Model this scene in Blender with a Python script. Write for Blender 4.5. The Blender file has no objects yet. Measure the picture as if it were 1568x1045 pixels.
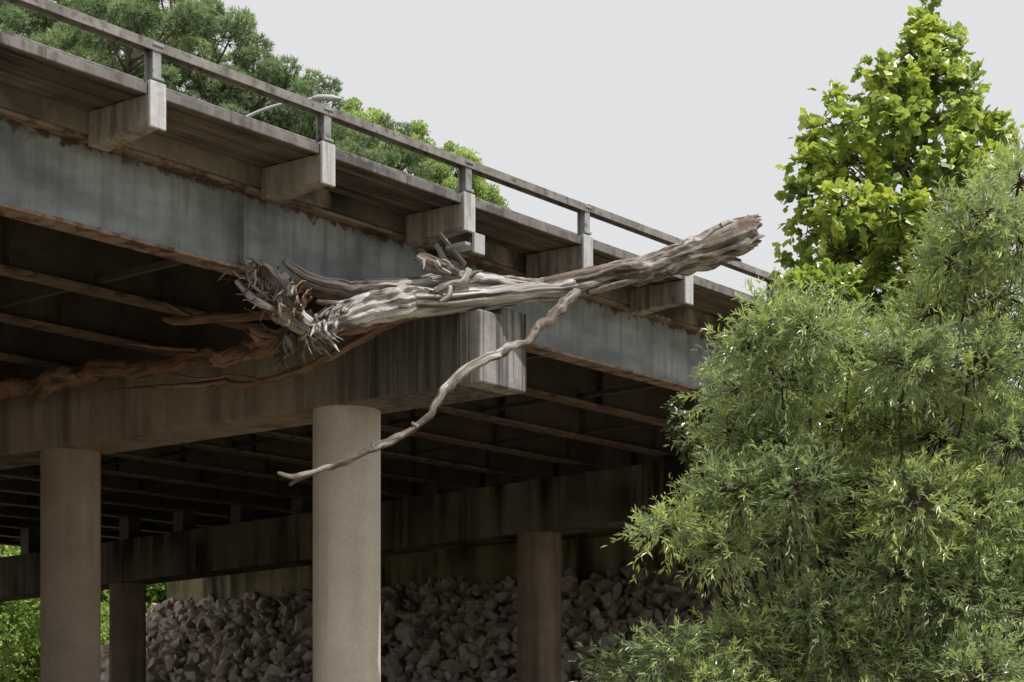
import bpy, math, random
import numpy as np
from mathutils import Vector, noise, Matrix
random.seed(7); rng=np.random.default_rng(11)
F=2740.0; EYE=1.7
D1=np.array([.627,.779]); D2=np.array([-.779,.627]); O=np.array([-.393,22.0])
def W(u,v,Y): return np.array([(u-784)/F*Y, Y, (1105-v)/F*Y+EYE])
def to_st(x,y):
    dx=x-O[0]; dy=y-O[1]
    return dx*D1[0]+dy*D1[1], dx*D2[0]+dy*D2[1]
scene=bpy.context.scene
col=scene.collection
# ------------------------------------------------------------------ node helpers
class N:
    def __init__(s,name):
        s.m=bpy.data.materials.new(name); s.m.use_nodes=True
        s.t=s.m.node_tree; s.t.nodes.clear(); s.out=s.n('ShaderNodeOutputMaterial')
    def n(s,ty,**k):
        x=s.t.nodes.new(ty)
        for a,b in k.items(): setattr(x,a,b)
        return x
    def l(s,a,b): s.t.links.new(a,b)
    def noise(s,vec,scale,detail=4,rough=.6,mp=None):
        if mp is not None:
            q=s.n('ShaderNodeMapping'); q.inputs['Scale'].default_value=mp; s.l(vec,q.inputs[0]); vec=q.outputs[0]
        x=s.n('ShaderNodeTexNoise'); x.inputs['Scale'].default_value=scale; x.inputs['Detail'].default_value=detail; x.inputs['Roughness'].default_value=rough
        s.l(vec,x.inputs['Vector']); return x.outputs['Fac']
    def ramp(s,f,stops):
        r=s.n('ShaderNodeValToRGB'); e=r.color_ramp.elements
        while len(e)<len(stops): e.new(.5)
        for i,(p,c) in enumerate(stops):
            e[i].position=p; c=c if isinstance(c,(tuple,list)) else (c,c,c); e[i].color=(*c,1)
        s.l(f,r.inputs[0]); return r.outputs[0]
    def mix(s,f,a,b,mode='MIX'):
        x=s.n('ShaderNodeMix',data_type='RGBA',blend_type=mode)
        for sock,v in ((x.inputs[0],f),(x.inputs[6],a),(x.inputs[7],b)):
            if isinstance(v,(int,float)): sock.default_value=v
            elif isinstance(v,tuple): sock.default_value=(*v,1)
            else: s.l(v,sock)
        return x.outputs[2]
    def math(s,op,a,b=0.):
        x=s.n('ShaderNodeMath',operation=op)
        for i,v in enumerate((a,b)):
            if isinstance(v,(int,float)): x.inputs[i].default_value=v
            else: s.l(v,x.inputs[i])
        return x.outputs[0]
    def bsdf(s,color,rough=.85,spec=.3,bump=None,bs=.4,bd=.02):
        p=s.n('ShaderNodeBsdfPrincipled'); 
        if isinstance(color,tuple): p.inputs['Base Color'].default_value=(*color,1)
        else: s.l(color,p.inputs['Base Color'])
        p.inputs['Roughness'].default_value=rough; p.inputs['Specular IOR Level'].default_value=spec
        if bump is not None:
            b=s.n('ShaderNodeBump'); b.inputs['Strength'].default_value=bs; b.inputs['Distance'].default_value=bd
            s.l(bump,b.inputs['Height']); s.l(b.outputs[0],p.inputs['Normal'])
        s.l(p.outputs[0],s.out.inputs[0]); return p
def objco(k): return k.n('ShaderNodeTexCoord').outputs['Object']
def concrete(name,base,light,dark,stain=.6,mp=(5,5,.3),lo=.48,hi=.62,grad=None,bump=True,fine=.25):
    k=N(name); v=objco(k)
    a=k.noise(v,1.3,4,.65); c=k.mix(k.ramp(a,[(.3,0.),(.7,1.)]),base,light)
    st=k.noise(v,1.0,4,.6,mp); big=k.noise(v,.5,2,.5)
    m=k.math('MULTIPLY',k.ramp(st,[(lo,0.),(hi,1.)]),k.ramp(big,[(.35,.25),(.6,1.)]))
    m=k.math('MULTIPLY',m,stain)
    if grad:   # mould and run-off growing towards the exposed end of the cap
        sx=k.n('ShaderNodeSeparateXYZ'); k.l(v,sx.inputs[0])
        mr=k.n('ShaderNodeMapRange'); mr.inputs[1].default_value=grad[0]; mr.inputs[2].default_value=grad[1]; mr.inputs[3].default_value=1; mr.inputs[4].default_value=0
        k.l(k.math('ADD',sx.outputs[1],k.math('MULTIPLY',k.math('SUBTRACT',st,.5),3.)),mr.inputs[0])
        c=k.mix(mr.outputs[0],c,(.13,.12,.115))
        st2=k.noise(v,1.0,4,.65,(11,11,.4))
        m2=k.math('MULTIPLY',k.math('MULTIPLY',k.ramp(st2,[(.40,0.),(.58,1.)]),mr.outputs[0]),.9)
        m=k.math('MAXIMUM',m,m2)
    c=k.mix(m,c,dark)
    if bump:
        f=k.noise(v,22,3,.7); c=k.mix(fine,c,k.ramp(f,[(.3,.3),(.7,.8)]),'OVERLAY')
        k.bsdf(c,.9,.2,f,.2,.006)
    else: k.bsdf(c,.9,.2)
    return k.m
M={}
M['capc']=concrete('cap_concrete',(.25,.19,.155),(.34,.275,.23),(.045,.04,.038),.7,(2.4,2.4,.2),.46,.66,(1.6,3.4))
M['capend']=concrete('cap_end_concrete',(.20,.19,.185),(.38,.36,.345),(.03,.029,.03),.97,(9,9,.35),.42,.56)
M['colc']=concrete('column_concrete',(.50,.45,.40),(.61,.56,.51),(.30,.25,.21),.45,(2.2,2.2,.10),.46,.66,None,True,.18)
M['colm']=concrete('shaded_column_concrete',(.28,.225,.18),(.37,.305,.25),(.16,.125,.10),.5,(2.2,2.2,.10),.46,.66,None,True,.18)  # column concrete darkened: shade under the deck put into the colour
M['colr']=concrete('shaded_rear_column_concrete',(.17,.13,.098),(.27,.21,.16),(.06,.048,.04),.7,(3,3,.12),.46,.62,None,False)  # same concrete darker still, deep under-deck shade in its colour
M['brk']=concrete('bracket_concrete',(.23,.195,.165),(.33,.295,.26),(.04,.034,.03),.85,(7,7,.8),.44,.6)
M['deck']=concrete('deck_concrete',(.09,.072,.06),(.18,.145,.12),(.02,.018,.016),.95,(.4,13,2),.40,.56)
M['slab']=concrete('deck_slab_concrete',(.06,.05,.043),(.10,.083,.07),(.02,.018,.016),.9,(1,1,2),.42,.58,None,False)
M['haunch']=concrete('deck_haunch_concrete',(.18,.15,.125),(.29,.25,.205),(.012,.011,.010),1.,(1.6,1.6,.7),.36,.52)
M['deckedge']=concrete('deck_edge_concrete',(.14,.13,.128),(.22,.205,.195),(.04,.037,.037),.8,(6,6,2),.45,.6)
M['abut']=concrete('abutment_concrete',(.26,.235,.13),(.36,.32,.20),(.02,.02,.016),.95,(1.6,1.6,.15),.38,.56,None,False)
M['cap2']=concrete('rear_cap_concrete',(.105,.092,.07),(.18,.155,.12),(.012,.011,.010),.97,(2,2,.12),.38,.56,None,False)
M['bracketend']=concrete('bracket_end_paint',(.38,.38,.39),(.50,.50,.505),(.14,.115,.10),.7,(12,12,1.5))
def steel(name,a,b,rust,rlo=.55,rhi=.65,mp=(1.2,1.2,.5),edges=None,sp=.4,ro=.5,dirt=.35,bump=True,rs=5):
    k=N(name); v=objco(k)
    n1=k.noise(v,1.4,4,.6,mp); c=k.mix(k.ramp(n1,[(.35,0.),(.65,1.)]),a,b)
    if bump:
        n3=k.noise(v,1,4,.6,(5,5,.5)); c=k.mix(k.ramp(n3,[(.45,0.),(.75,dirt)]),c,(.06,.05,.04))
    n2=k.noise(v,rs,5,.7)
    if edges:
        sx=k.n('ShaderNodeSeparateXYZ'); k.l(v,sx.inputs[0])
        for z,w in edges:
            ab=k.math('ABSOLUTE',k.math('SUBTRACT',sx.outputs[2],z))
            mr=k.n('ShaderNodeMapRange'); k.l(ab,mr.inputs[0]); mr.inputs[1].default_value=0; mr.inputs[2].default_value=w; mr.inputs[3].default_value=.32; mr.inputs[4].default_value=0
            n2=k.math('ADD',n2,mr.outputs[0])
    c=k.mix(k.ramp(n2,[(rlo,0.),(rhi,1.)]),c,rust)
    if bump: k.bsdf(c,ro,sp,n2,.3,.01)
    else: k.bsdf(c,ro,sp)
    return k.m
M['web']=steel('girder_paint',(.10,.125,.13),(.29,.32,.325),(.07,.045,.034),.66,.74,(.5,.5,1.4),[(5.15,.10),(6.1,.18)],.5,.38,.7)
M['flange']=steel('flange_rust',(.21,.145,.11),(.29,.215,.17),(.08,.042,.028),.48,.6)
M['inner']=steel('shaded_girder_paint',(.042,.036,.032),(.07,.06,.052),(.045,.028,.02),.5,.65,bump=False)  # darker than the fascia paint; underside shade is in the colour
M['iflange']=steel('shaded_flange_rust',(.10,.068,.05),(.155,.11,.085),(.05,.03,.02),.48,.6,bump=False)  # flange rust toned down, with the underside shade in its colour
M['rail']=steel('rail_paint',(.17,.158,.15),(.29,.275,.26),(.06,.045,.038),.52,.70,(2,2,2),None,.4,.5,.6,True,9)
M['post']=steel('post_paint',(.22,.23,.24),(.34,.35,.36),(.10,.06,.045),.55,.68,(2,2,2),rs=9)
M['galv']=steel('galvanised',(.33,.34,.36),(.42,.43,.44),(.2,.18,.16),.65,.75,bump=False)
k=N('asphalt'); v=objco(k); k.bsdf(k.ramp(k.noise(v,40,4),[(.3,.035),(.7,.07)]),.9,.2); M['asph']=k.m
k=N('rock'); v=objco(k)
at=k.n('ShaderNodeAttribute',attribute_name='tint')
c=k.ramp(at.outputs['Fac'],[(0,(.29,.235,.195)),(.5,(.48,.415,.36)),(1,(.66,.60,.54))])
f=k.noise(v,4,3,.7); c=k.mix(.5,c,k.ramp(f,[(.3,.3),(.7,.75)]),'OVERLAY'); k.bsdf(c,.9,.2); M['rock']=k.m
k=N('grass_soil'); v=objco(k)
c=k.mix(k.ramp(k.noise(v,.25,5,.65),[(.45,0.),(.6,1.)]),(.30,.245,.185),(.13,.14,.065)); k.bsdf(c,.95,.1); M['ground']=k.m
def wood(name,stops,dark,amt=.7,bark=None,us=15,bs=1.):
    k=N(name); uv=k.n('ShaderNodeTexCoord').outputs['UV']
    a=k.noise(uv,1,5,.7,(us,1.3,1)); b=k.noise(uv,1,3,.6,(3,1.2,1))
    c=k.ramp(b,stops)
    if bark:
        c=k.mix(k.ramp(k.noise(uv,1,4,.7,(2.6,1.1,1)),[(.46,0.),(.54,1.)]),c,bark)
    g=k.ramp(a,[(.42,1.),(.52,0.)])
    c=k.mix(k.math('MULTIPLY',g,amt),c,dark); k.bsdf(c,.85,.25,a,bs,.03); return k.m
M['drift']=wood('driftwood_grey',[(.3,(.26,.235,.215)),(.5,(.43,.405,.385)),(.7,(.64,.625,.61))],(.055,.045,.038),.9)
M['drift2']=wood('driftwood_trunk',[(.3,(.18,.15,.13)),(.5,(.31,.28,.255)),(.7,(.49,.46,.435))],(.036,.029,.024),.9,(.16,.125,.10))
M['bark']=wood('bark_brown',[(.3,(.15,.08,.052)),(.55,(.24,.145,.095)),(.75,(.33,.245,.185))],(.045,.028,.02),.8)
M['twig']=wood('twig_grey',[(.3,(.15,.125,.105)),(.5,(.30,.27,.235)),(.68,(.52,.495,.465))],(.07,.055,.045),.85,(.16,.125,.10),26)
M['trunk']=wood('tree_bark',[(.3,(.05,.038,.028)),(.6,(.10,.08,.06)),(.8,(.14,.11,.09))],(.03,.025,.02),.6,bs=.3)
M['ptrunk']=wood('pine_bark',[(.3,(.12,.09,.07)),(.6,(.2,.16,.13)),(.8,(.26,.22,.19))],(.05,.04,.03),.6,bs=.3)
def leafmat(name,stops,trans=.35,tcol=(.22,.32,.05),rough=.45,spec=.5):
    k=N(name); at=k.n('ShaderNodeAttribute',attribute_name='tint')
    c=k.ramp(at.outputs['Fac'],stops)
    p=k.bsdf(c,rough,spec)
    t=k.n('ShaderNodeBsdfTranslucent'); k.l(k.mix(.6,c,tcol),t.inputs[0])
    mx=k.n('ShaderNodeMixShader'); mx.inputs[0].default_value=trans
    k.l(p.outputs[0],mx.inputs[1]); k.l(t.outputs[0],mx.inputs[2]); k.l(mx.outputs[0],k.out.inputs[0]); return k.m
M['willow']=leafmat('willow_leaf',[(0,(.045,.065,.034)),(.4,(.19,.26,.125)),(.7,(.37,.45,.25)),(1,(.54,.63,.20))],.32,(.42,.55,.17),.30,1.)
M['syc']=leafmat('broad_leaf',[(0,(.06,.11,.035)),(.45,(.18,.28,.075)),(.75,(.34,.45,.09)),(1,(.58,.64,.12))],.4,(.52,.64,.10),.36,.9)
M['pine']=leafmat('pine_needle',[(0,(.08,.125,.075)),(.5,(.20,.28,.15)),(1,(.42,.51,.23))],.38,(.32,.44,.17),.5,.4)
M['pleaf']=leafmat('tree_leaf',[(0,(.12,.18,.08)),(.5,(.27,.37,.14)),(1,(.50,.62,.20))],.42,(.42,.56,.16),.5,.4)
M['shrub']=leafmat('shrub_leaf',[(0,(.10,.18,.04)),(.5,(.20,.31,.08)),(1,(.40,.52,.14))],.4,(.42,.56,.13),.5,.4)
# ------------------------------------------------------------------ mesh helpers
def raw_mesh(name,V,loops,starts,mats,mi=None,uv=None,tint=None,smooth=False):
    me=bpy.data.meshes.new(name); V=np.asarray(V,dtype=np.float32)
    me.vertices.add(len(V)); me.vertices.foreach_set('co',V.ravel())
    loops=np.asarray(loops,dtype=np.int32); starts=np.asarray(starts,dtype=np.int32)
    me.loops.add(len(loops)); me.loops.foreach_set('vertex_index',loops)
    me.polygons.add(len(starts)); me.polygons.foreach_set('loop_start',starts)
    for m in mats: me.materials.append(m)
    if mi is not None: me.polygons.foreach_set('material_index',np.asarray(mi,dtype=np.int32))
    me.update(calc_edges=True); me.validate()
    if uv is not None:
        l=me.uv_layers.new(name='UVMap'); l.data.foreach_set('uv',np.asarray(uv,dtype=np.float32).ravel())
    if tint is not None:
        a=me.attributes.new('tint','FLOAT','FACE'); a.data.foreach_set('value',np.asarray(tint,dtype=np.float32))
    me.polygons.foreach_set('use_smooth',np.full(len(starts),smooth))
    return me
def add(name,me,parent=None,mod=None):
    o=bpy.data.objects.new(name,me); col.objects.link(o)
    if parent: o.parent=parent
    return o
class MB:
    def __init__(s): s.v=[];s.f=[]
    def box(s,x0,x1,y0,y1,z0,z1):
        b=len(s.v)
        s.v+=[(x0,y0,z0),(x1,y0,z0),(x1,y1,z0),(x0,y1,z0),(x0,y0,z1),(x1,y0,z1),(x1,y1,z1),(x0,y1,z1)]
        s.f+=[tuple(b+i for i in q) for q in ((0,3,2,1),(4,5,6,7),(0,1,5,4),(1,2,6,5),(2,3,7,6),(3,0,4,7))]
    def hexa(s,pts):
        b=len(s.v); s.v+=[tuple(p) for p in pts]
        s.f+=[tuple(b+i for i in q) for q in ((0,3,2,1),(4,5,6,7),(0,1,5,4),(1,2,6,5),(2,3,7,6),(3,0,4,7))]
    def bar(s,p,q,w,h):
        p=Vector(p);q=Vector(q);d=(q-p).normalized(); a=d.cross(Vector((0,0,1)))
        if a.length<1e-3:a=Vector((1,0,0))
        a.normalize(); b=a.cross(d).normalized()
        s.hexa([p-a*w/2-b*h/2,q-a*w/2-b*h/2,q+a*w/2-b*h/2,p+a*w/2-b*h/2,p-a*w/2+b*h/2,q-a*w/2+b*h/2,q+a*w/2+b*h/2,p+a*w/2+b*h/2])
    def cyl(s,x,y,r,z0,z1,n=40,taper=1.):
        b=len(s.v)
        for z,rr in ((z0,r),(z1,r*taper)):
            for i in range(n):
                a=2*math.pi*i/n; s.v.append((x+rr*math.cos(a),y+rr*math.sin(a),z))
        for i in range(n):
            j=(i+1)%n; s.f.append((b+i,b+j,b+n+j,b+n+i))
        s.f.append(tuple(b+i for i in reversed(range(n)))); s.f.append(tuple(b+n+i for i in range(n)))
    def obj(s,name,mat,parent,bevel=.01,smooth=False):
        me=bpy.data.meshes.new(name); me.from_pydata(s.v,[],s.f); me.materials.append(mat); me.update()
        if smooth:
            for p in me.polygons:
                if len(p.vertices)==4: p.use_smooth=True
        o=add(name,me,parent)
        if bevel:
            m=o.modifiers.new('bevel','BEVEL'); m.width=bevel; m.segments=2; m.limit_method='ANGLE'; m.angle_limit=math.radians(40)
        return o
# ------------------------------------------------------------------ bridge
bridge=bpy.data.objects.new('highway_bridge',None); col.objects.link(bridge)
bridge.location=(O[0],O[1],EYE); bridge.rotation_euler=(0,0,math.atan2(.779,.627))
S0,S1=-24.,44.; TE=.1; TF=31.5
SP=2.44; posts=[-5.05+SP*k for k in range(-7,20)]
ab_s=22.6
d=MB()
for t0,t1 in ((TE,1.02),(TF-.92,TF)):
    for a,b in zip(posts[:-1],posts[1:]):
        nb=6
        for j in range(nb):
            ta=t0+(t1-t0)*j/nb; tb_=t0+(t1-t0)*(j+1)/nb; zz=6.345-.012*(j%2)+random.uniform(-.004,.004)
            d.box(a+.004,b-.004,ta+.001,tb_-.001,zz,6.42)
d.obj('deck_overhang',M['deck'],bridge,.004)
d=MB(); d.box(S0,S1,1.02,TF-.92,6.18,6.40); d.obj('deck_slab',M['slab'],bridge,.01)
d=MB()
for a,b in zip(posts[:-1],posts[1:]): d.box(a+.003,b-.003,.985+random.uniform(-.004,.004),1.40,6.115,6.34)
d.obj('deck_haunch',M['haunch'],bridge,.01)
d=MB()
for t0,t1 in ((TE-.035,TE-.002),(TF+.002,TF+.035)):
    for a,b in zip(posts[:-1],posts[1:]):
        m_=(a+b)/2+random.uniform(-.3,.3)
        d.box(a+.01,m_-.003,t0,t1,6.325+random.uniform(-.006,.006),6.425+random.uniform(-.008,.008))
        d.box(m_+.003,b-.01,t0,t1,6.325+random.uniform(-.006,.006),6.425+random.uniform(-.008,.008))
d.obj('deck_edge_strip',M['deckedge'],bridge,.008)
d=MB(); d.box(S0,S1,1.2,TF-1.2,6.404,6.45); d.obj('road_surface',M['asph'],bridge,0)
d=MB()
for a,b in ((.15,.5),(TF-.5,TF-.15)): d.box(S0,S1,a,b,6.424,6.50)
d.obj('kerbs',M['deckedge'],bridge,.02)
d=MB(); e=MB()
for s in posts:
    for sg,t in ((1,TE),(-1,TF)):
        ta,tb=sorted((t-.04*sg,t+.88*sg))
        z_o=6.03; z_i=5.97
        if sg>0: d.hexa([(s-.1,ta,z_o),(s+.1,ta,z_o),(s+.13,tb,z_i),(s-.13,tb,z_i),(s-.1,ta,6.33),(s+.1,ta,6.33),(s+.13,tb,6.33),(s-.13,tb,6.33)])
        else: d.box(s-.1,s+.1,ta,tb,6.0,6.33)
        a,b=sorted((t-.043*sg,t-.085*sg)); e.box(s-.105,s+.105,a,b,5.99,6.46)
d.obj('overhang_brackets',M['brk'],bridge,.012); e.obj('bracket_end_plates',M['bracketend'],bridge,.01)
d=MB()
for s in posts:
    for sg,t in ((1,TE),(-1,TF)):
        o=t
        d.box(s-.055,s+.055,o-.065,o-.05,6.46 if sg>0 else 6.43,6.80)
        d.box(s-.055,s+.055,o+.05,o+.065,6.43,6.80)
        d.box(s-.008,s+.008,o-.05,o+.05,6.43,6.80)
        d.box(s-.10,s+.10,o-.038,o+.10,6.427,6.455)
        for dz in (.02,.36): d.box(s-.07,s+.07,o-.09,o-.066,6.47+dz-.01,6.47+dz+.02)
d.obj('rail_posts',M['post'],bridge,.004)
d=MB()
for t in (TE,TF):
    for a,b in zip(posts[:-1:2],posts[2::2]):
        dz=random.uniform(-.008,.008)
        d.box(a+.003,b-.003,t-.06,t+.06,6.845+dz,6.862+dz)
        d.box(a+.003,b-.003,t-.078,t-.061,6.775+dz,6.875+dz)
        d.box(a+.003,b-.003,t+.045,t+.06,6.775+dz,6.842+dz)
d.obj('guard_rail',M['rail'],bridge,.004)
gts=[1.2+2.06*i for i in range(15)]
w=MB(); fl=MB(); wi=MB(); fi=MB()
for i,t in enumerate(gts):
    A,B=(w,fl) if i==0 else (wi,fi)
    A.box(S0,ab_s,t-.01,t+.01,5.18,6.07)
    B.box(S0,ab_s,t-.15,t+.15,5.14,5.178); B.box(S0,ab_s,t-.16,t+.14,6.072,6.112)
    s=S0+1
    while s<ab_s-.3:
        if i>0: A.box(s-.006,s+.006,t-.13,t-.011,5.18,6.07)
        A.box(s-.006,s+.006,t+.011,t+.13,5.18,6.07)
        s+=2.3
    if i==0:
        for sb in (-11.37,-2.9,.47,12.31): A.box(sb-.008,sb+.008,t-.12,t-.011,5.18,6.07)
for s in (-9.5,-6.6,-3.3,3.4,6.4,9.3,14.5,17.5,20.3):
    for a,b in zip(gts[:-1],gts[1:]):
        wi.bar((s,a+.02,5.98),(s,b-.02,5.98),.07,.07); wi.bar((s,a+.02,5.28),(s,b-.02,5.28),.07,.07)
        wi.bar((s-.04,a+.02,5.3),(s-.04,b-.02,5.95),.06,.06)
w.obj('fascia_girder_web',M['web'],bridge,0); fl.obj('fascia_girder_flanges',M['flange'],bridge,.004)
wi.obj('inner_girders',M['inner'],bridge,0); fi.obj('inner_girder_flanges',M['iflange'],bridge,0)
cts=[2.73+5.95*i for i in range(5)]; cts2=[2.73,8.68,14.63,21.9,30.5]
cp=MB(); ce=MB(); cc=MB(); be=MB(); c2=MB(); cr=MB(); cm=MB()
for n,sc in enumerate((-11.37,.472,12.31)):
    h=.472
    zb=4.175; zt=5.08
    if n==2:
        P=lambda t,z:z-.03*(t-8.68)
        for t0,t1 in zip([0]+cts2,cts2+[TF-.3]):
            c2.hexa([(sc-h,t0,P(t0,3.87)),(sc+h,t0,P(t0,3.87)),(sc+h,t1,P(t1,3.87)),(sc-h,t1,P(t1,3.87)),(sc-h,t0,P(t0,4.93)),(sc+h,t0,P(t0,4.93)),(sc+h,t1,P(t1,4.93)),(sc-h,t1,P(t1,4.93))])
    else:
        cp.box(sc-h,sc+h,.342,TF-1,zb,zt)
        ce.box(sc-h,sc-.02,0,.338,zb+.002,zt-.004); ce.box(sc-.005,sc+h,.012,.338,zb+.003,zt+.10)
    for t in (cts if n<2 else cts2):
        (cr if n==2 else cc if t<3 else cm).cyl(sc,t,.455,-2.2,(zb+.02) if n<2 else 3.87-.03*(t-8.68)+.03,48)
    for t in gts: be.box(sc-.2,sc+.2,t-.18,t+.18,zt-.01 if n<2 else 4.1,5.136)
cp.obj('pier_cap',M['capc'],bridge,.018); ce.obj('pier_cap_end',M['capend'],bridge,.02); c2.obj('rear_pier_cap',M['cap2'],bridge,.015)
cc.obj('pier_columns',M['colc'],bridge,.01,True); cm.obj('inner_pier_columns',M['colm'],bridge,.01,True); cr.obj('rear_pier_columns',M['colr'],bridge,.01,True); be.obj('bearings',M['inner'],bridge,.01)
ab=MB(); ab.box(ab_s,ab_s+.9,-1,TF+1,2.6,5.05); ab.box(ab_s+.3,ab_s+.9,-.5,TF+.5,5.05,6.178)
ab.box(ab_s+.2,ab_s+7,-1.3,-1.0,1.5,6.0); ab.box(ab_s+.2,ab_s+7,TF+1.,TF+1.3,1.5,6.0)
ab.obj('abutment',M['abut'],bridge,.02)
dr=MB(); dr.bar((-.35,.35,5.98),(-.1,.15,5.62),.12,.02); dr.box(-.30,-.05,-.02,.3,5.80,5.84); dr.bar((-.25,.5,5.9),(-.25,.2,5.45),.05,.05); dr.box(-.2,0,-.08,-.04,5.72,5.96)
dr.obj('steel_hanger',M['galv'],bridge,.005)
# ------------------------------------------------------------------ ground
def hgt(x,y):
    s,t=to_st(x,y)
    top=np.clip(-1.7+(s-14.6)*.69,-1.7,3.75); top=np.where(s>ab_s+4.,6.15,top)
    dd=np.maximum(np.maximum(-1.2-t,t-(TF+1.2)),0)
    z=np.maximum(-1.7,top-dd/1.7)
    far=np.hypot(x,y-20)
    z=z+np.clip((far-90)/400,0,1)*6*np.sin(x/90+1)*np.cos(y/110)+.12*np.sin(x*.7)*np.cos(y*.6)*(dd>0)
    return z+EYE
g=np.sinh(np.linspace(-5.2,5.2,281)); g=g/g.max()*1500
gx,gy=np.meshgrid(g,g+45); gz=hgt(gx,gy); n=281
V=np.stack([gx,gy,gz],-1).reshape(-1,3); idx=np.arange(n*n).reshape(n,n)
q=np.stack([idx[:-1,:-1],idx[:-1,1:],idx[1:,1:],idx[1:,:-1]],-1).reshape(-1)
add('ground',raw_mesh('ground',V,q,np.arange(0,len(q),4),[M['ground']],smooth=True))
# ------------------------------------------------------------------ riprap
import bmesh
tmpl=[]
for i in range(12):
    bm=bmesh.new()
    for j in range(13):
        bm.verts.new(Vector(rng.normal(size=3)).normalized()*rng.uniform(.8,1.05))
    r_=bmesh.ops.convex_hull(bm,input=bm.verts); bm.verts.ensure_lookup_table()
    bmesh.ops.delete(bm,geom=[v for v in bm.verts if not v.link_faces],context='VERTS')
    bmesh.ops.triangulate(bm,faces=bm.faces); bm.verts.index_update()
    tmpl.append((np.array([v.co[:] for v in bm.verts]),np.array([[v.index for v in f.verts] for f in bm.faces]))); bm.free()
VV=[];LL=[];TT=[];base=0
def rotm():
    a=rng.normal(size=4); a/=np.linalg.norm(a); w_,x,y,z=a
    return np.array([[1-2*(y*y+z*z),2*(x*y-z*w_),2*(x*z+y*w_)],[2*(x*y+z*w_),1-2*(x*x+z*z),2*(y*z-x*w_)],[2*(x*z-y*w_),2*(y*z+x*w_),1-2*(x*x+y*y)]])
for layer in range(2):
    for s in np.arange(14.2,22.6,.31):
        for t in np.arange(-3.5,35,.33):
            if layer==1 and rng.random()<.45: continue
            ss=s+rng.uniform(-.2,.2); tt=t+rng.uniform(-.2,.2)
            xy=O+ss*D1+tt*D2; z=float(hgt(xy[0],xy[1]))
            tv,tf=tmpl[rng.integers(12)]; sc=.15+.26*rng.uniform()**1.7
            p=(tv*np.array([1,rng.uniform(.6,1),rng.uniform(.5,.8)])*sc)@rotm().T+np.array([xy[0],xy[1],z+.05+layer*.2])
            VV.append(p); LL.append((tf+base).ravel()); base+=len(tv); TT.append(np.full(len(tf),np.clip(rng.normal(.5,.22),0,1)))
VV=np.concatenate(VV);LL=np.concatenate(LL);TT=np.concatenate(TT)
add('riprap_rocks',raw_mesh('riprap_rocks',VV,LL,np.arange(0,len(LL),3),[M['rock']],tint=TT))
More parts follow.
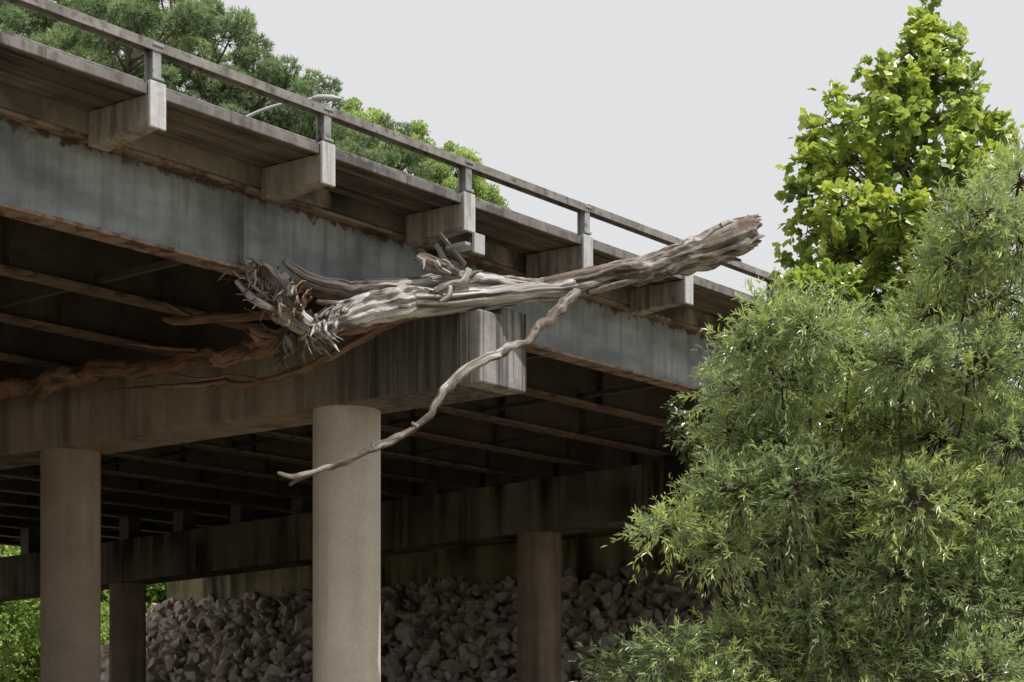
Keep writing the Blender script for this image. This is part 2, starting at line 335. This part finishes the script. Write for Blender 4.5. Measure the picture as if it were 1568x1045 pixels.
# ------------------------------------------------------------------ tubes
class Tubes:
    def __init__(s): s.V=[];s.L=[];s.S=[];s.UV=[];s.MI=[];s.nl=0
    def poly(s,idx,uv,mi):
        s.S.append(s.nl); s.L+=idx; s.UV+=uv; s.nl+=len(idx); s.MI.append(mi)
    def tube(s,P,R,mi=0,seg=14,step=.06,ridge=.14,wob=.0,jag0=0.,jag1=0.,kfreq=2.2,wf=1.):
        P=[np.array(p,float) for p in P]; R=list(R)
        if len(P)==2: P=[P[0],(P[0]+P[1])/2,P[1]]; R=[R[0],(R[0]+R[1])/2,R[1]]
        pts=[];rad=[]
        for i in range(len(P)-1):
            p0=P[max(i-1,0)];p1=P[i];p2=P[i+1];p3=P[min(i+2,len(P)-1)]
            m=max(2,int(np.linalg.norm(p2-p1)/step))
            for j in range(m):
                u=j/m
                pts.append(.5*((2*p1)+(-p0+p2)*u+(2*p0-5*p1+4*p2-p3)*u*u+(-p0+3*p1-3*p2+p3)*u**3)); rad.append(R[i]*(1-u)+R[i+1]*u)
        pts.append(P[-1]); rad.append(R[-1])
        off=rng.uniform(-50,50,3); L=0; b=len(s.V); nrm=None; Ls=[]
        for i,p in enumerate(pts):
            if wob:
                nv=noise.noise_vector(Vector((off[0]+L*1.7*wf,off[1],off[2]))); nv2=noise.noise_vector(Vector((off[0]+L*6*wf,off[1]+9,off[2])))
                p=p+(np.array(nv[:])+.35*np.array(nv2[:]))*wob; pts[i]=p
            if i<len(pts)-1: L+=float(np.linalg.norm(pts[i+1]-p))
            Ls.append(L)
        for i,p in enumerate(pts):
            tg=pts[min(i+1,len(pts)-1)]-pts[max(i-1,0)]; tg=tg/(np.linalg.norm(tg)+1e-9)
            if nrm is None:
                nrm=np.cross(tg,[0,0,1.]); 
                if np.linalg.norm(nrm)<.1: nrm=np.cross(tg,[1.,0,0])
            nrm=nrm-tg*np.dot(nrm,tg); nrm/=np.linalg.norm(nrm); bn=np.cross(tg,nrm)
            for j in range(seg):
                a=2*math.pi*j/seg; c,sn=math.cos(a),math.sin(a)
                q=Vector((c*kfreq+off[0],sn*kfreq+off[1],Ls[i]*.9+off[2]))
                q2=Vector((c*1.1+off[1],sn*1.1+off[2],Ls[i]*3.5+off[0]))
                r=rad[i]*(1+ridge*1.6*noise.noise(q)+ridge*1.2*noise.noise(q2)+ridge*.8*noise.noise(q*3))
                pp=p+r*(c*nrm+sn*bn)
                if i==0 and jag0: pp=pp-tg*abs(noise.noise(Vector((c*3+off[0],sn*3,1))))*jag0*2
                if i==len(pts)-1 and jag1: pp=pp+tg*abs(noise.noise(Vector((c*3+off[0],sn*3,5))))*jag1*2
                s.V.append(pp)
        n=len(pts)
        for i in range(n-1):
            for j in range(seg):
                k2=(j+1)%seg; u0=j/seg*rad[0]*6; u1=(j+1)/seg*rad[0]*6
                o_=off[0]
                s.poly([b+i*seg+j,b+i*seg+k2,b+(i+1)*seg+k2,b+(i+1)*seg+j],[(u0+o_,Ls[i]),(u1+o_,Ls[i]),(u1+o_,Ls[i+1]),(u0+o_,Ls[i+1])],mi)
        for e,(row,sg) in enumerate(((0,1),(n-1,-1))):
            ci=len(s.V); tg=pts[1]-pts[0] if row==0 else pts[-1]-pts[-2]; tg=tg/(np.linalg.norm(tg)+1e-9)
            dp=(jag0 if row==0 else jag1)*.8
            s.V.append(pts[row]+tg*dp*sg)
            for j in range(seg):
                k2=(j+1)%seg; a_,b_=(b+row*seg+j,b+row*seg+k2)
                if row==0: a_,b_=b_,a_
                s.poly([a_,b_,ci],[(j*.05,0),(j*.05+.05,0),(j*.05,.1)],mi)
    def obj(s,name,mats,parent=None):
        return add(name,raw_mesh(name,np.array(s.V),s.L,s.S,mats,s.MI,s.UV,smooth=True),parent)
def yl(u): return 22.2+(u-700)*(.0055 if u<700 else .004)
T=Tubes()
def pl(pts,mi,dY=0,yf=None,**k):
    P=[];R=[]
    for p in pts:
        Y=(p[3] if len(p)>3 else (yf or yl)(p[0])+dY); P.append(W(p[0],p[1],Y)); R.append(p[2]*Y/F)
    T.tube(P,R,mi,**k)
# main trunk, broken end at the right
pl([(1148,359,23),(1128,367,28),(1105,375,26),(1070,386,23),(1010,404,20),(950,420,19),(890,434,17),(830,441,15),(770,437,13)],1,seg=48,step=.025,ridge=.22,jag0=.12,kfreq=4.2,wob=.03)
for a,b,th in (((1128,345),(1159,334),8),((1133,356),(1160,344),9),((1138,368),(1155,356),7),((1118,386),(1146,380),7),((1110,393),(1130,398),5),((1125,352),(1145,335),5)):
    pl([(a[0]-25,a[1]+6,th*.9),(*a,th*1.15),(*b,th*.5)],1,dY=random.uniform(-.12,.08),seg=12,ridge=.5,step=.02,jag1=.05)
pl([(800,440,15),(770,437,13),(710,431,12),(650,432,9),(590,437,8.5),(540,438,8),(490,430,7),(455,415,6),(438,404,4)],0,seg=22,step=.03,ridge=.25,wob=.05,kfreq=3)
pl([(880,441,13),(800,449,13),(740,455,15),(690,459,18),(640,461,21),(590,468,22),(545,480,22),(505,495,19),(486,505,12)],0,dY=-.18,seg=44,step=.025,ridge=.22,jag1=.12,kfreq=4.2,wob=.04)
pl([(700,448,7),(650,454,7),(600,456,7),(560,460,6),(520,462,5),(490,462,3)],1,dY=-.26,seg=14,ridge=.35,wob=.06,step=.03)
pl([(860,452,7),(790,455,8),(730,462,8),(680,474,8),(620,482,9),(560,497,8),(500,515,5)],2,dY=-.05,seg=14,ridge=.3,wob=.08,step=.04)
pl([(1120,395,4),(1060,402,6),(1000,418,7),(950,432,6),(900,446,5)],1,dY=-.08,seg=12,ridge=.35,wob=.04)
# hanging branch
pl([(885,450,6.5,22.6),(855,473,7.5,22.3),(815,515,7,21.6),(790,528,7,21.45),(765,540,6.5,21.3),(715,568,6,21.1),(690,590,7,21.05),(678,600,7.5,21),(664,625,6,20.95),(655,637,6,20.9),(612,668,5.5,20.8),(570,690,5.5,20.7),(500,717,4.3,20.6),(455,733,4,20.6),(430,727,2.5,20.6)],3,seg=14,ridge=.3,step=.03,wob=.05,wf=1.3)
pl([(475,727,4,20.6),(455,735,3.5,20.6),(443,744,2.5,20.6)],3,seg=8); pl([(570,690,5,20.7),(572,675,2.5,20.75)],3,seg=8); pl([(678,600,6,21),(668,622,5,21)],3,seg=8); pl([(715,572,5,21.1),(700,582,3,21.05),(692,600,1.5,21)],3,seg=8)
pl([(640,655,5,20.85),(630,648,2.5,20.85)],3,seg=8); pl([(815,515,4,21.6),(822,500,2,21.6)],3,seg=8)
# knobs and stubs by the pier end
pl([(640,393,6,21.7),(655,402,9,21.75),(680,410,9,21.8),(700,418,7,21.9)],1,seg=18,ridge=.5,jag0=.05,step=.03,kfreq=3)
pl([(668,448,7,21.7),(690,438,7,21.65),(710,434,7,21.6),(718,412,5,21.6)],0,seg=12,ridge=.35,step=.03)
for q in [((690,412,4),(676,398,1.5)),((720,425,4),(738,415,1)),((650,400,4),(638,392,1)),((690,440,5),(672,462,2)),((645,402,4),(648,414,1)),((668,402,4),(690,420,2))]:
    pl([(*q[0],21.6),((q[0][0]+q[1][0])/2+random.uniform(-4,4),(q[0][1]+q[1][1])/2+random.uniform(-4,4),q[0][2]*.7,21.55),(*q[1],21.5)],0,seg=8,ridge=.4,step=.03)
def fibres(A,B,Y,n,dirs,lenpx,thick,mi,spread=8,curl=.14):
    for i in range(n):
        f=random.random(); u=A[0]+(B[0]-A[0])*f+random.uniform(-spread,spread); v=A[1]+(B[1]-A[1])*f+random.uniform(-spread,spread)
        an=math.radians(random.uniform(*dirs)); l=lenpx*random.uniform(.35,1.15); du,dv=math.cos(an)*l,-math.sin(an)*l
        th=thick*random.uniform(.35,1.)**1.3; px,py=-dv*.3*random.uniform(-1,1),du*.3*random.uniform(-1,1)
        y0=Y+random.uniform(-.12,.12); y1=Y+random.uniform(-.35,.25)
        pl([(u-du*.2,v-dv*.2,th*1.2,Y),(u+du*.3+px,v+dv*.3+py,th,y0),(u+du*.7+px*.8,v+dv*.7+py*.8,th*.6,(y0+y1)/2),(u+du,v+dv,.5,y1)],mi,seg=8,ridge=.35,step=.03,wob=curl*l/60,wf=2)
pl([(372,404,5,20.45),(390,414,12,20.5),(408,430,20,20.5),(424,450,22,20.6),(436,472,22,20.65),(452,490,16,20.7),(472,500,10,20.75)],0,seg=36,ridge=.42,step=.025,jag0=.06,kfreq=3.4,wob=.05)
pl([(394,402,4,20.3),(410,414,8,20.35),(425,436,9,20.35),(440,460,8,20.4),(458,470,4,20.5)],1,seg=16,ridge=.5,step=.03,kfreq=3)
pl([(362,430,3,20.4),(380,448,6,20.4),(402,462,7,20.35),(425,474,6,20.4)],0,seg=12,ridge=.5,step=.03,kfreq=3)
fibres((385,412),(430,470),20.4,14,(120,215),44,3.0,0); fibres((385,412),(430,470),20.4,14,(120,235),48,2.4,1); fibres((390,415),(440,460),20.3,8,(60,130),28,3,1)
fibres((400,450),(450,480),20.4,14,(180,260),40,2.5,2); fibres((430,440),(470,480),20.45,14,(20,110),32,3,2)
fibres((380,410),(440,480),20.3,12,(0,360),20,3.5,0,12)
pl([(556,468,14,21.2),(520,480,16,21.05),(492,494,14,20.95),(470,506,8,20.9)],0,seg=30,ridge=.4,jag1=.1,step=.025,kfreq=3.4)
fibres((520,480),(475,505),20.8,12,(170,260),34,5,0,8,.08); fibres((500,505),(480,500),20.7,9,(300,345),34,5.5,0,6,.06)
fibres((530,475),(480,500),20.75,9,(10,60),22,3,1)
pl([(385,508,5,21.3),(405,520,11,21.35),(440,518,17,21.4),(470,508,16,21.4),(500,495,11,21.3)],2,seg=28,ridge=.55,step=.025,kfreq=3.2,jag0=.08)
fibres((440,520),(478,510),21.0,16,(250,320),50,7,1,8,.06); fibres((400,515),(450,525),21.1,12,(150,260),40,4,2); fibres((455,515),(490,500),20.9,8,(280,330),44,6,0,6,.06)
# brown limbs under the bridge
pl([(470,482,9,21.2),(420,482,8,21.6),(350,484,7,21.8),(300,490,7,21.9),(265,492,6,22),(248,488,2.5,22)],2,seg=14,ridge=.25,wob=.05)
pl([(300,490,5,21.9),(275,476,4,22),(250,462,1.5,22)],2,seg=8)
pl([(450,520,13,21.6),(400,532,13,22.2),(340,545,12,22.9),(270,556,12,23.7),(200,568,13,24.5),(130,573,14,25.2),(60,590,15,26),(0,600,16,26.6),(-90,618,17,27.5)],2,seg=20,ridge=.22,wob=.12,step=.06)
pl([(640,478,7,21.9),(600,492,7,21.8),(560,516,6.5,21.8),(510,545,6,21.9),(460,568,6,22.2),(400,583,5,22.8),(330,590,4.5,23.4),(250,592,4,23.9),(200,594,2.5,24.2),(158,597,1,24.4)],2,seg=12,ridge=.25,wob=.08)
pl([(400,583,4,22.8),(350,576,3,23),(300,580,2,23.1),(260,570,1,23.2)],2,seg=7,wob=.03); pl([(330,590,3,23.4),(310,605,1,23.3)],2,seg=7)
pl([(300,536,3,23.2),(250,532,3,23.4),(195,530,1,23.6)],2,seg=7,wob=.03)
log=T.obj('driftwood_log',[M['drift'],M['drift2'],M['bark'],M['twig']])
# ------------------------------------------------------------------ foliage
def nz(a): return a/(np.linalg.norm(a,axis=-1,keepdims=True)+1e-9)
def leaves(B,D,Nn,Ln,Wd,tpl,faces):
    D=nz(D); S=nz(np.cross(D,Nn)); Nn=np.cross(S,D)
    t=np.asarray(tpl,float)
    V=B[:,None,:]+D[:,None,:]*(t[None,:,0:1]*Ln[:,None,None])+S[:,None,:]*(t[None,:,1:2]*Wd[:,None,None])+Nn[:,None,:]*(t[None,:,2:3]*Ln[:,None,None])
    K=len(t); nL=len(B); V=V.reshape(-1,3); off=(np.arange(nL)*K)
    fl=np.concatenate([np.array(f) for f in faces]); sizes=[len(f) for f in faces]
    loops=(off[:,None]+fl[None,:]).ravel()
    st=np.concatenate([[0],np.cumsum(sizes)[:-1]]); starts=(np.arange(nL)[:,None]*len(fl)+st[None,:]).ravel()
    return V,loops,starts,len(faces)
NARROW=([(0,0,0),(.45,.5,.05),(1,0,-.12),(.45,-.5,.05)],[(0,1,2),(0,2,3)])
LOBED=([(0,0,0),(.05,.5,.0),(.38,.36,.06),(.55,.6,-.02),(1,0,-.14),(.55,-.6,-.02),(.38,-.36,.06),(.05,-.5,0)],
       [(0,1,2),(0,2,4),(2,3,4),(0,4,6),(4,5,6),(0,6,7)])
OVAL=([(0,0,0),(.3,.45,.04),(.75,.35,.0),(1,0,-.1),(.75,-.35,.0),(.3,-.45,.04)],[(0,1,2,3),(0,3,4,5)])
NEED=([(0,-.5,0),(1,-.2,0),(1,.2,0),(0,.5,0)],[(0,1,2,3)])
def pack(name,parts,mats,tints,parent=None):
    V=[];L=[];S=[];b=0;nl=0
    for v,l,s in parts: V.append(v);L.append(l+b);S.append(s+nl);b+=len(v);nl+=len(l)
    return raw_mesh(name,np.concatenate(V),np.concatenate(L),np.concatenate(S),mats,tint=np.concatenate(tints))
def blob_twigs(c,r3,n,tl,per,ll,lw,tpl,up=.5,droop=.5,tone=.5,spread=.8,young=.15,tlj=.4):
    d=nz(rng.normal(size=(n,3))); rr=rng.uniform(.25,1,(n,1))**.55
    base=c+d*rr*r3*rng.uniform(.75,1.05,(n,1))
    td=nz(d+np.array([0,0,up])+rng.normal(size=(n,3))*.5); L=tl*rng.uniform(1-tlj,1+tlj,n)
    tt=rng.uniform(0.05,1,(n,per)); 
    pos=base[:,None,:]+td[:,None,:]*(tt*L[:,None])[...,None]; pos[...,2]-=droop*L[:,None]*tt**2*.5
    rd=nz(rng.normal(size=(n,per,3))); ld=td[:,None,:]*(.9)+rd*spread; ld[...,2]-=droop*.3
    nn=nz(rng.normal(size=(n,per,3))*.6+np.array([0,0,1.]))
    sz=rng.uniform(.6,1.15,(n,per))*(1-.25*tt)
    twt=rng.normal(0,.15,(n,1)); tint=np.clip(tone+twt+rng.normal(0,.1,(n,per))+(rr-.75)*.6+young*tt**2,0,1)  # interior shade put into the leaf tint; young tips lighter
    V,l,s,nf=leaves(pos.reshape(-1,3),ld.reshape(-1,3),nn.reshape(-1,3),(ll*sz).ravel(),(lw*sz).ravel(),*tpl)
    return (V,l,s),np.repeat(tint.ravel(),nf),(base,td,L)
wb=[(1180,500,42,45),(1145,545,40,34),(1240,505,60,45),(1130,600,45,38),(1300,540,70,55),(1560,285,45,50),(1500,335,60,55),(1565,370,60,60),(1455,400,55,50),(1530,460,80,60),(1430,480,60,50),(1390,560,75,55),(1490,560,85,65),(1570,560,70,80),
(1200,585,60,45),(1115,665,36,28),(1180,680,75,55),(1270,640,70,50),(1350,650,80,60),(1440,670,85,70),(1550,680,90,80),
(1015,808,36,15),(1075,790,48,32),(1130,755,58,40),(1220,745,75,46),(1310,755,80,52),(1400,770,80,62),(1490,790,85,70),(1575,800,80,80),
(1110,840,50,26),(1190,835,72,38),(1290,850,75,50),(1380,880,80,58),(1470,910,90,70),(1565,920,90,80),
(1180,925,48,30),(1250,942,72,46),(1120,980,52,32),(1030,1004,50,22),(960,1022,46,18),(1090,1045,75,38),(1190,1020,80,48),(1300,1000,80,58),(1400,1000,85,66),(1500,1040,90,70),(1580,1050,80,80),
(950,1090,70,45),(1050,1120,90,60),(1180,1120,100,70),(1320,1130,110,80),(1470,1150,110,80),(1600,1150,110,90),(1650,720,80,110),(1650,920,80,110),(1640,500,80,100),(1100,1250,110,80),(1300,1250,120,80),(1500,1260,120,80)]
parts=[];tints=[];TW=Tubes(); Ywb=17.
for i,(u,v,ru,rv) in enumerate(wb):
    for rep in range(2):
        Y=Ywb+ (rng.uniform(-1.1,.4) if rep==0 else rng.uniform(.5,1.8))
        c=W(u+(rep*rng.uniform(-20,20)),v+rep*rng.uniform(-10,25),Y); r=np.array([ru,(ru+rv)/2,rv])*Y/F*.78
        n=int((118 if rep==0 else 46)*(ru*rv/4200)**.8)+22
        if v>1080 or u>1600:
            n=n//2
            if rep: continue
        dk=.10 if (u<1320 and v>820) else .03 if v>900 else 0  # lower clumps get a darker tint standing for deep shade
        p,t,(bs,td,L)=blob_twigs(c,r,n,.34,15,.11,.0225,NARROW,up=.5,droop=.5,tone=.56+rng.normal(0,.17)-(.34 if rep else 0)-dk,spread=.7,young=.35)  # back row tinted darker, painting shade into the crown gaps
        parts.append(p);tints.append(t)
        if rep==0:
            root=np.array([W(1380+ (u-1330)*.35,1105,Ywb)[0],Ywb+1.2,0.]); mid=root*.4+c*.6; mid[1]+=.5
            TW.tube([root,mid,c+[0,.1,0]],[.05,.02,.008],0,seg=6,step=.25,wob=.06)
            for j in range(0,n,5):
                TW.tube([c,(c+bs[j])/2+[0,0,.03],bs[j],bs[j]+td[j]*L[j]*.7],[.012,.008,.004,.002],0,seg=4,step=.2)
wil=bpy.data.objects.new('willow_tree',None); col.objects.link(wil)
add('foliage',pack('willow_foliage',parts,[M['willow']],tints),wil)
TW.obj('trunk_and_branches',[M['trunk']],wil)
# vine hanging from the girder beside the willow
parts=[];tints=[];TV=Tubes(); Yv=26.2
vs=[W(1120,585,Yv+1.),W(1062,606,Yv+.3),W(1040,622,Yv),W(1042,650,Yv),W(1058,678,Yv-.1),W(1082,694,Yv-.3)]
TV.tube(vs,[.015,.014,.012,.01,.008,.004],0,seg=6,step=.1,wob=.05)
for a,b in ((W(1040,622,Yv),W(1032,668,Yv)),(W(1062,606,Yv),W(1075,660,Yv))): TV.tube([a,b],[.008,.003],0,seg=5,step=.1,wob=.05)
for (u,v,ru,rv,n) in ((1040,620,10,12,16),(1042,645,12,14,22),(1032,662,6,14,12),(1056,672,12,12,20),(1078,690,14,8,18),(1074,650,7,16,14),(1095,600,22,12,22)):
    p,t,_=blob_twigs(W(u,v,Yv),np.array([ru,ru,rv])*Yv/F,n,.14,6,.12,.075,OVAL,up=-.3,droop=.9,tone=.0)
    parts.append(p);tints.append(t)
vine=bpy.data.objects.new('hanging_vine',None); col.objects.link(vine)
add('leaves',pack('vine_leaves',parts,[M['willow']],tints),vine); TV.obj('stems',[M['trunk']],vine)
sb=[(1418,16,12,20),(1416,50,26,22),(1395,82,34,24),(1450,72,36,26),(1345,105,16,14),(1425,120,56,28),(1482,130,24,26),(1375,140,38,24),(1283,160,22,18),(1300,190,34,22),(1255,205,28,22),(1365,190,44,30),(1440,180,52,34),(1500,200,36,28),(1530,212,20,20),
(1240,250,24,24),(1300,250,46,30),(1380,255,54,36),(1460,255,56,38),(1525,260,34,30),(1232,300,26,26),(1290,315,46,32),(1370,330,56,38),(1450,330,56,38),(1236,355,30,24),(1300,380,50,32),(1380,400,54,36),(1228,405,30,22),(1270,435,44,30),(1340,455,52,34),(1410,470,52,38),(1222,450,28,22),(1395,545,42,36),(1400,600,36,36),(1470,400,50,42),(1240,480,30,22)]
parts=[];tints=[];TS=Tubes(); Ys=19.4; tb=np.array([W(1405,0,Ys)[0],Ys,0.])
TS.tube([tb,W(1400,700,Ys+.2),W(1412,400,Ys+.3),W(1420,150,Ys+.1),W(1418,20,Ys)],[.12,.09,.055,.025,.008],0,seg=10,step=.25,wob=.04)
for i,(u,v,ru,rv) in enumerate(sb):
    wd=max(.15,min(1.5,(v+20)/300))
    for rep in range(2 if ru>36 else 1):
        Y=Ys+(rng.uniform(-.9,.3) if rep==0 else rng.uniform(.1,.9))*wd
        c=W(u,v,Y); r=np.array([ru,ru,rv])*Y/F*.85
        n=int(14+38*(ru*rv/2000))
        front=(Ys-Y)*.12  # near clumps lighter, back ones darker: crown shade put into the tint
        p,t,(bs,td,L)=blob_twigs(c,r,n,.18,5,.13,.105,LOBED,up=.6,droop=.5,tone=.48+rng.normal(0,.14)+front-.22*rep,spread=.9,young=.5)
        parts.append(p);tints.append(t)
        st=W(1412,min(v+90,650),Ys+.2)
        TS.tube([st,(st+c)/2+[0,0,-.05],c],[.022,.013,.006],0,seg=6,step=.2,wob=.03)
        for j in range(0,n,3): TS.tube([c,bs[j],bs[j]+td[j]*L[j]*.8],[.007,.004,.002],0,seg=4,step=.2)
syc=bpy.data.objects.new('sycamore_tree',None); col.objects.link(syc)
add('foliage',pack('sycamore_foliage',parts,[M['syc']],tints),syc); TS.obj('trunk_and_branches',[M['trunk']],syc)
def pine_mesh(seed,leafy=False):
    global rng
    rng=np.random.default_rng(seed); parts=[];tints=[];TP=Tubes()
    TP.tube([np.array([0,0,-1.]),np.array([.1,0,9]),np.array([-.1,.1,18]),np.array([.05,0,27.])],[.28,.23,.15,.03],0,seg=9,step=.6,wob=.15)
    for i in range(44):
        h=rng.uniform(0,1)**.9; z=27.2-h*11; R=(.6+3.2*min(1,h*2.4+.1))*rng.uniform(.45,1.05)
        a=rng.uniform(0,6.28); c=np.array([math.cos(a)*R,math.sin(a)*R,z+rng.uniform(-.3,.3)]); rp=rng.uniform(.55,1.)
        if i==0: c=np.array([0,0,27.3]); rp=.5
        n=int(125*rp*rp)+22; 
        d=nz(rng.normal(size=(n,3))); b=c+d*np.array([rp,rp,rp*.6])*rng.uniform(.6,1,(n,1))
        per=10; td=nz(d*.7+np.array([0,0,.7])+rng.normal(size=(n,3))*.3)
        if leafy:
            rd=nz(rng.normal(size=(n,per,3))); pos=b[:,None,:]+rd*.2; 
            V,l,s,nf=leaves(pos.reshape(-1,3),rd.reshape(-1,3),nz(rng.normal(size=(n*per,3))*.6+np.array([0,0,1.])),rng.uniform(.12,.2,n*per),rng.uniform(.1,.15,n*per),*OVAL)
        else:
            rd=td[:,None,:]*.8+nz(rng.normal(size=(n,per,3)))*.8; pos=np.repeat(b[:,None,:],per,1)
            V,l,s,nf=leaves(pos.reshape(-1,3),rd.reshape(-1,3),rng.normal(size=(n*per,3)),rng.uniform(.18,.28,n*per),np.full(n*per,.04),*NEED)
        top=(b[:,2]-c[2])/rp*.4  # puff tops lightened in the tint, as if lit from above
        parts.append((V,l,s)); tints.append(np.repeat(np.clip((.7 if leafy else .46)+top.repeat(per)+np.repeat(rng.normal(0,.14,n),per)+rng.normal(0,.12),0,1),nf))
        st=np.array([0,0,z-1.2-R*.2]); TP.tube([st,(st+c)/2+[0,0,-.1],c],[.07,.05,.02],0,seg=5,step=.6,wob=.08)
    fm=pack('pine_foliage_%d'%seed,parts,[M['pleaf' if leafy else 'pine']],tints)
    tm=raw_mesh('pine_wood_%d'%seed,np.array(TP.V),TP.L,TP.S,[M['ptrunk']],TP.MI,TP.UV,smooth=True); return fm,tm
pm=[pine_mesh(3),pine_mesh(4),pine_mesh(5),pine_mesh(6,True)]
rng=np.random.default_rng(5)
for i,(u,vt,Y,k_,ws) in enumerate([(-60,-80,66,0,1.),(25,-70,70,1,1.),(110,-110,74,2,1.),(195,-95,68,0,1.),(262,-50,72,1,1.),(325,-5,70,2,1.),(376,18,71,0,.9),(420,88,76,2,.9),(478,105,70,1,1.),(540,152,74,3,.9),(590,172,71,2,.9),(640,186,75,3,1.),(690,218,73,3,.9),(730,258,74,3,.7),(70,-60,84,1,1.2),(240,-40,86,0,1.2),(440,130,82,0,1.2)]):
    p=W(u,vt,Y); gz_=float(hgt(p[0],p[1])); H=p[2]-gz_
    o=bpy.data.objects.new('pine_tree' if k_<3 else 'broadleaf_tree',None); col.objects.link(o); o.location=(p[0],p[1],gz_); sc=H/27.8
    o.scale=(sc*ws,sc*ws,sc); o.rotation_euler=(0,0,i*1.9)
    add('foliage',pm[k_][0],o); add('trunk',pm[k_][1],o)
parts=[];tints=[]
pos=[(rng.uniform(-130,252),rng.uniform(62,76),rng.uniform(840,1110)) for _ in range(80)]+[(u,66.,v) for u in (140,165,190,215,240,262) for v in (850,895,940)]
for u,Y,v in pos:
    c=W(u,v,Y); c[2]=max(c[2],hgt(c[0],c[1])+.3); r=rng.uniform(.8,1.6)
    p,t,_=blob_twigs(c,np.array([r,r,r*.8]),160,.4,8,.22,.14,OVAL,tone=.6+rng.normal(0,.18))
    parts.append(p);tints.append(t)
add('roadside_shrubs',pack('roadside_shrubs',parts,[M['shrub']],tints))
# ------------------------------------------------------------------ street lamp
lamp=bpy.data.objects.new('street_lamp',None); col.objects.link(lamp)
TL=Tubes(); YL=50.; b=W(325,0,YL); b[2]=6.4+EYE
TL.tube([b,(b+W(328,260,YL))/2,W(328,260,YL),W(335,215,YL)],[.12,.1,.08,.07],0,seg=12,ridge=0,step=.4)
TL.tube([W(335,216,YL),W(368,186,YL),W(405,168,YL),W(445,157,YL),W(485,151,YL)],[.06,.055,.05,.045,.045],0,seg=10,ridge=0,step=.2)
TL.obj('pole_and_arm',[M['galv']],lamp)
TL=Tubes(); TL.tube([W(478,151,YL),W(490,150,YL),W(508,150.5,YL),W(523,152,YL)],[.05,.09,.09,.03],0,seg=14,ridge=0,step=.05)
h=TL.obj('lamp_head',[M['galv']],lamp)
# ------------------------------------------------------------------ light
az=np.array([.884,-.468]); el=math.radians(64)
S=Vector((az[0]*math.cos(el),az[1]*math.cos(el),math.sin(el)))
sun=bpy.data.lights.new('sun','SUN'); sun.energy=5.0; sun.angle=math.radians(.8); sun.color=(1,.97,.92)
so=bpy.data.objects.new('sun',sun); col.objects.link(so); so.rotation_euler=S.to_track_quat('Z','Y').to_euler()
wd=bpy.data.worlds.new('World'); scene.world=wd; wd.use_nodes=True; nt=wd.node_tree; nt.nodes.clear()
sky=nt.nodes.new('ShaderNodeTexSky'); sky.sky_type='NISHITA'; sky.sun_disc=False; sky.sun_elevation=el; sky.sun_rotation=math.atan2(az[0],az[1]); sky.air_density=1; sky.dust_density=5
mx=nt.nodes.new('ShaderNodeMix'); mx.data_type='RGBA'; mx.inputs[0].default_value=.88; mx.inputs[7].default_value=(8.4,8.35,8.4,1)
bg=nt.nodes.new('ShaderNodeBackground'); bg.inputs[1].default_value=.1; ow=nt.nodes.new('ShaderNodeOutputWorld')
nt.links.new(sky.outputs[0],mx.inputs[6]); nt.links.new(mx.outputs[2],bg.inputs[0]); nt.links.new(bg.outputs[0],ow.inputs[0])
# ------------------------------------------------------------------ camera
cam=bpy.data.cameras.new('camera'); co=bpy.data.objects.new('camera',cam); col.objects.link(co)
co.location=(0,0,EYE); co.rotation_euler=(math.radians(90),0,0); cam.sensor_width=36; cam.lens=36*F/1568; cam.shift_y=582.5/1568; cam.clip_end=4000
scene.camera=co
scene.view_settings.view_transform='Standard'; scene.view_settings.look='None'; scene.view_settings.exposure=0
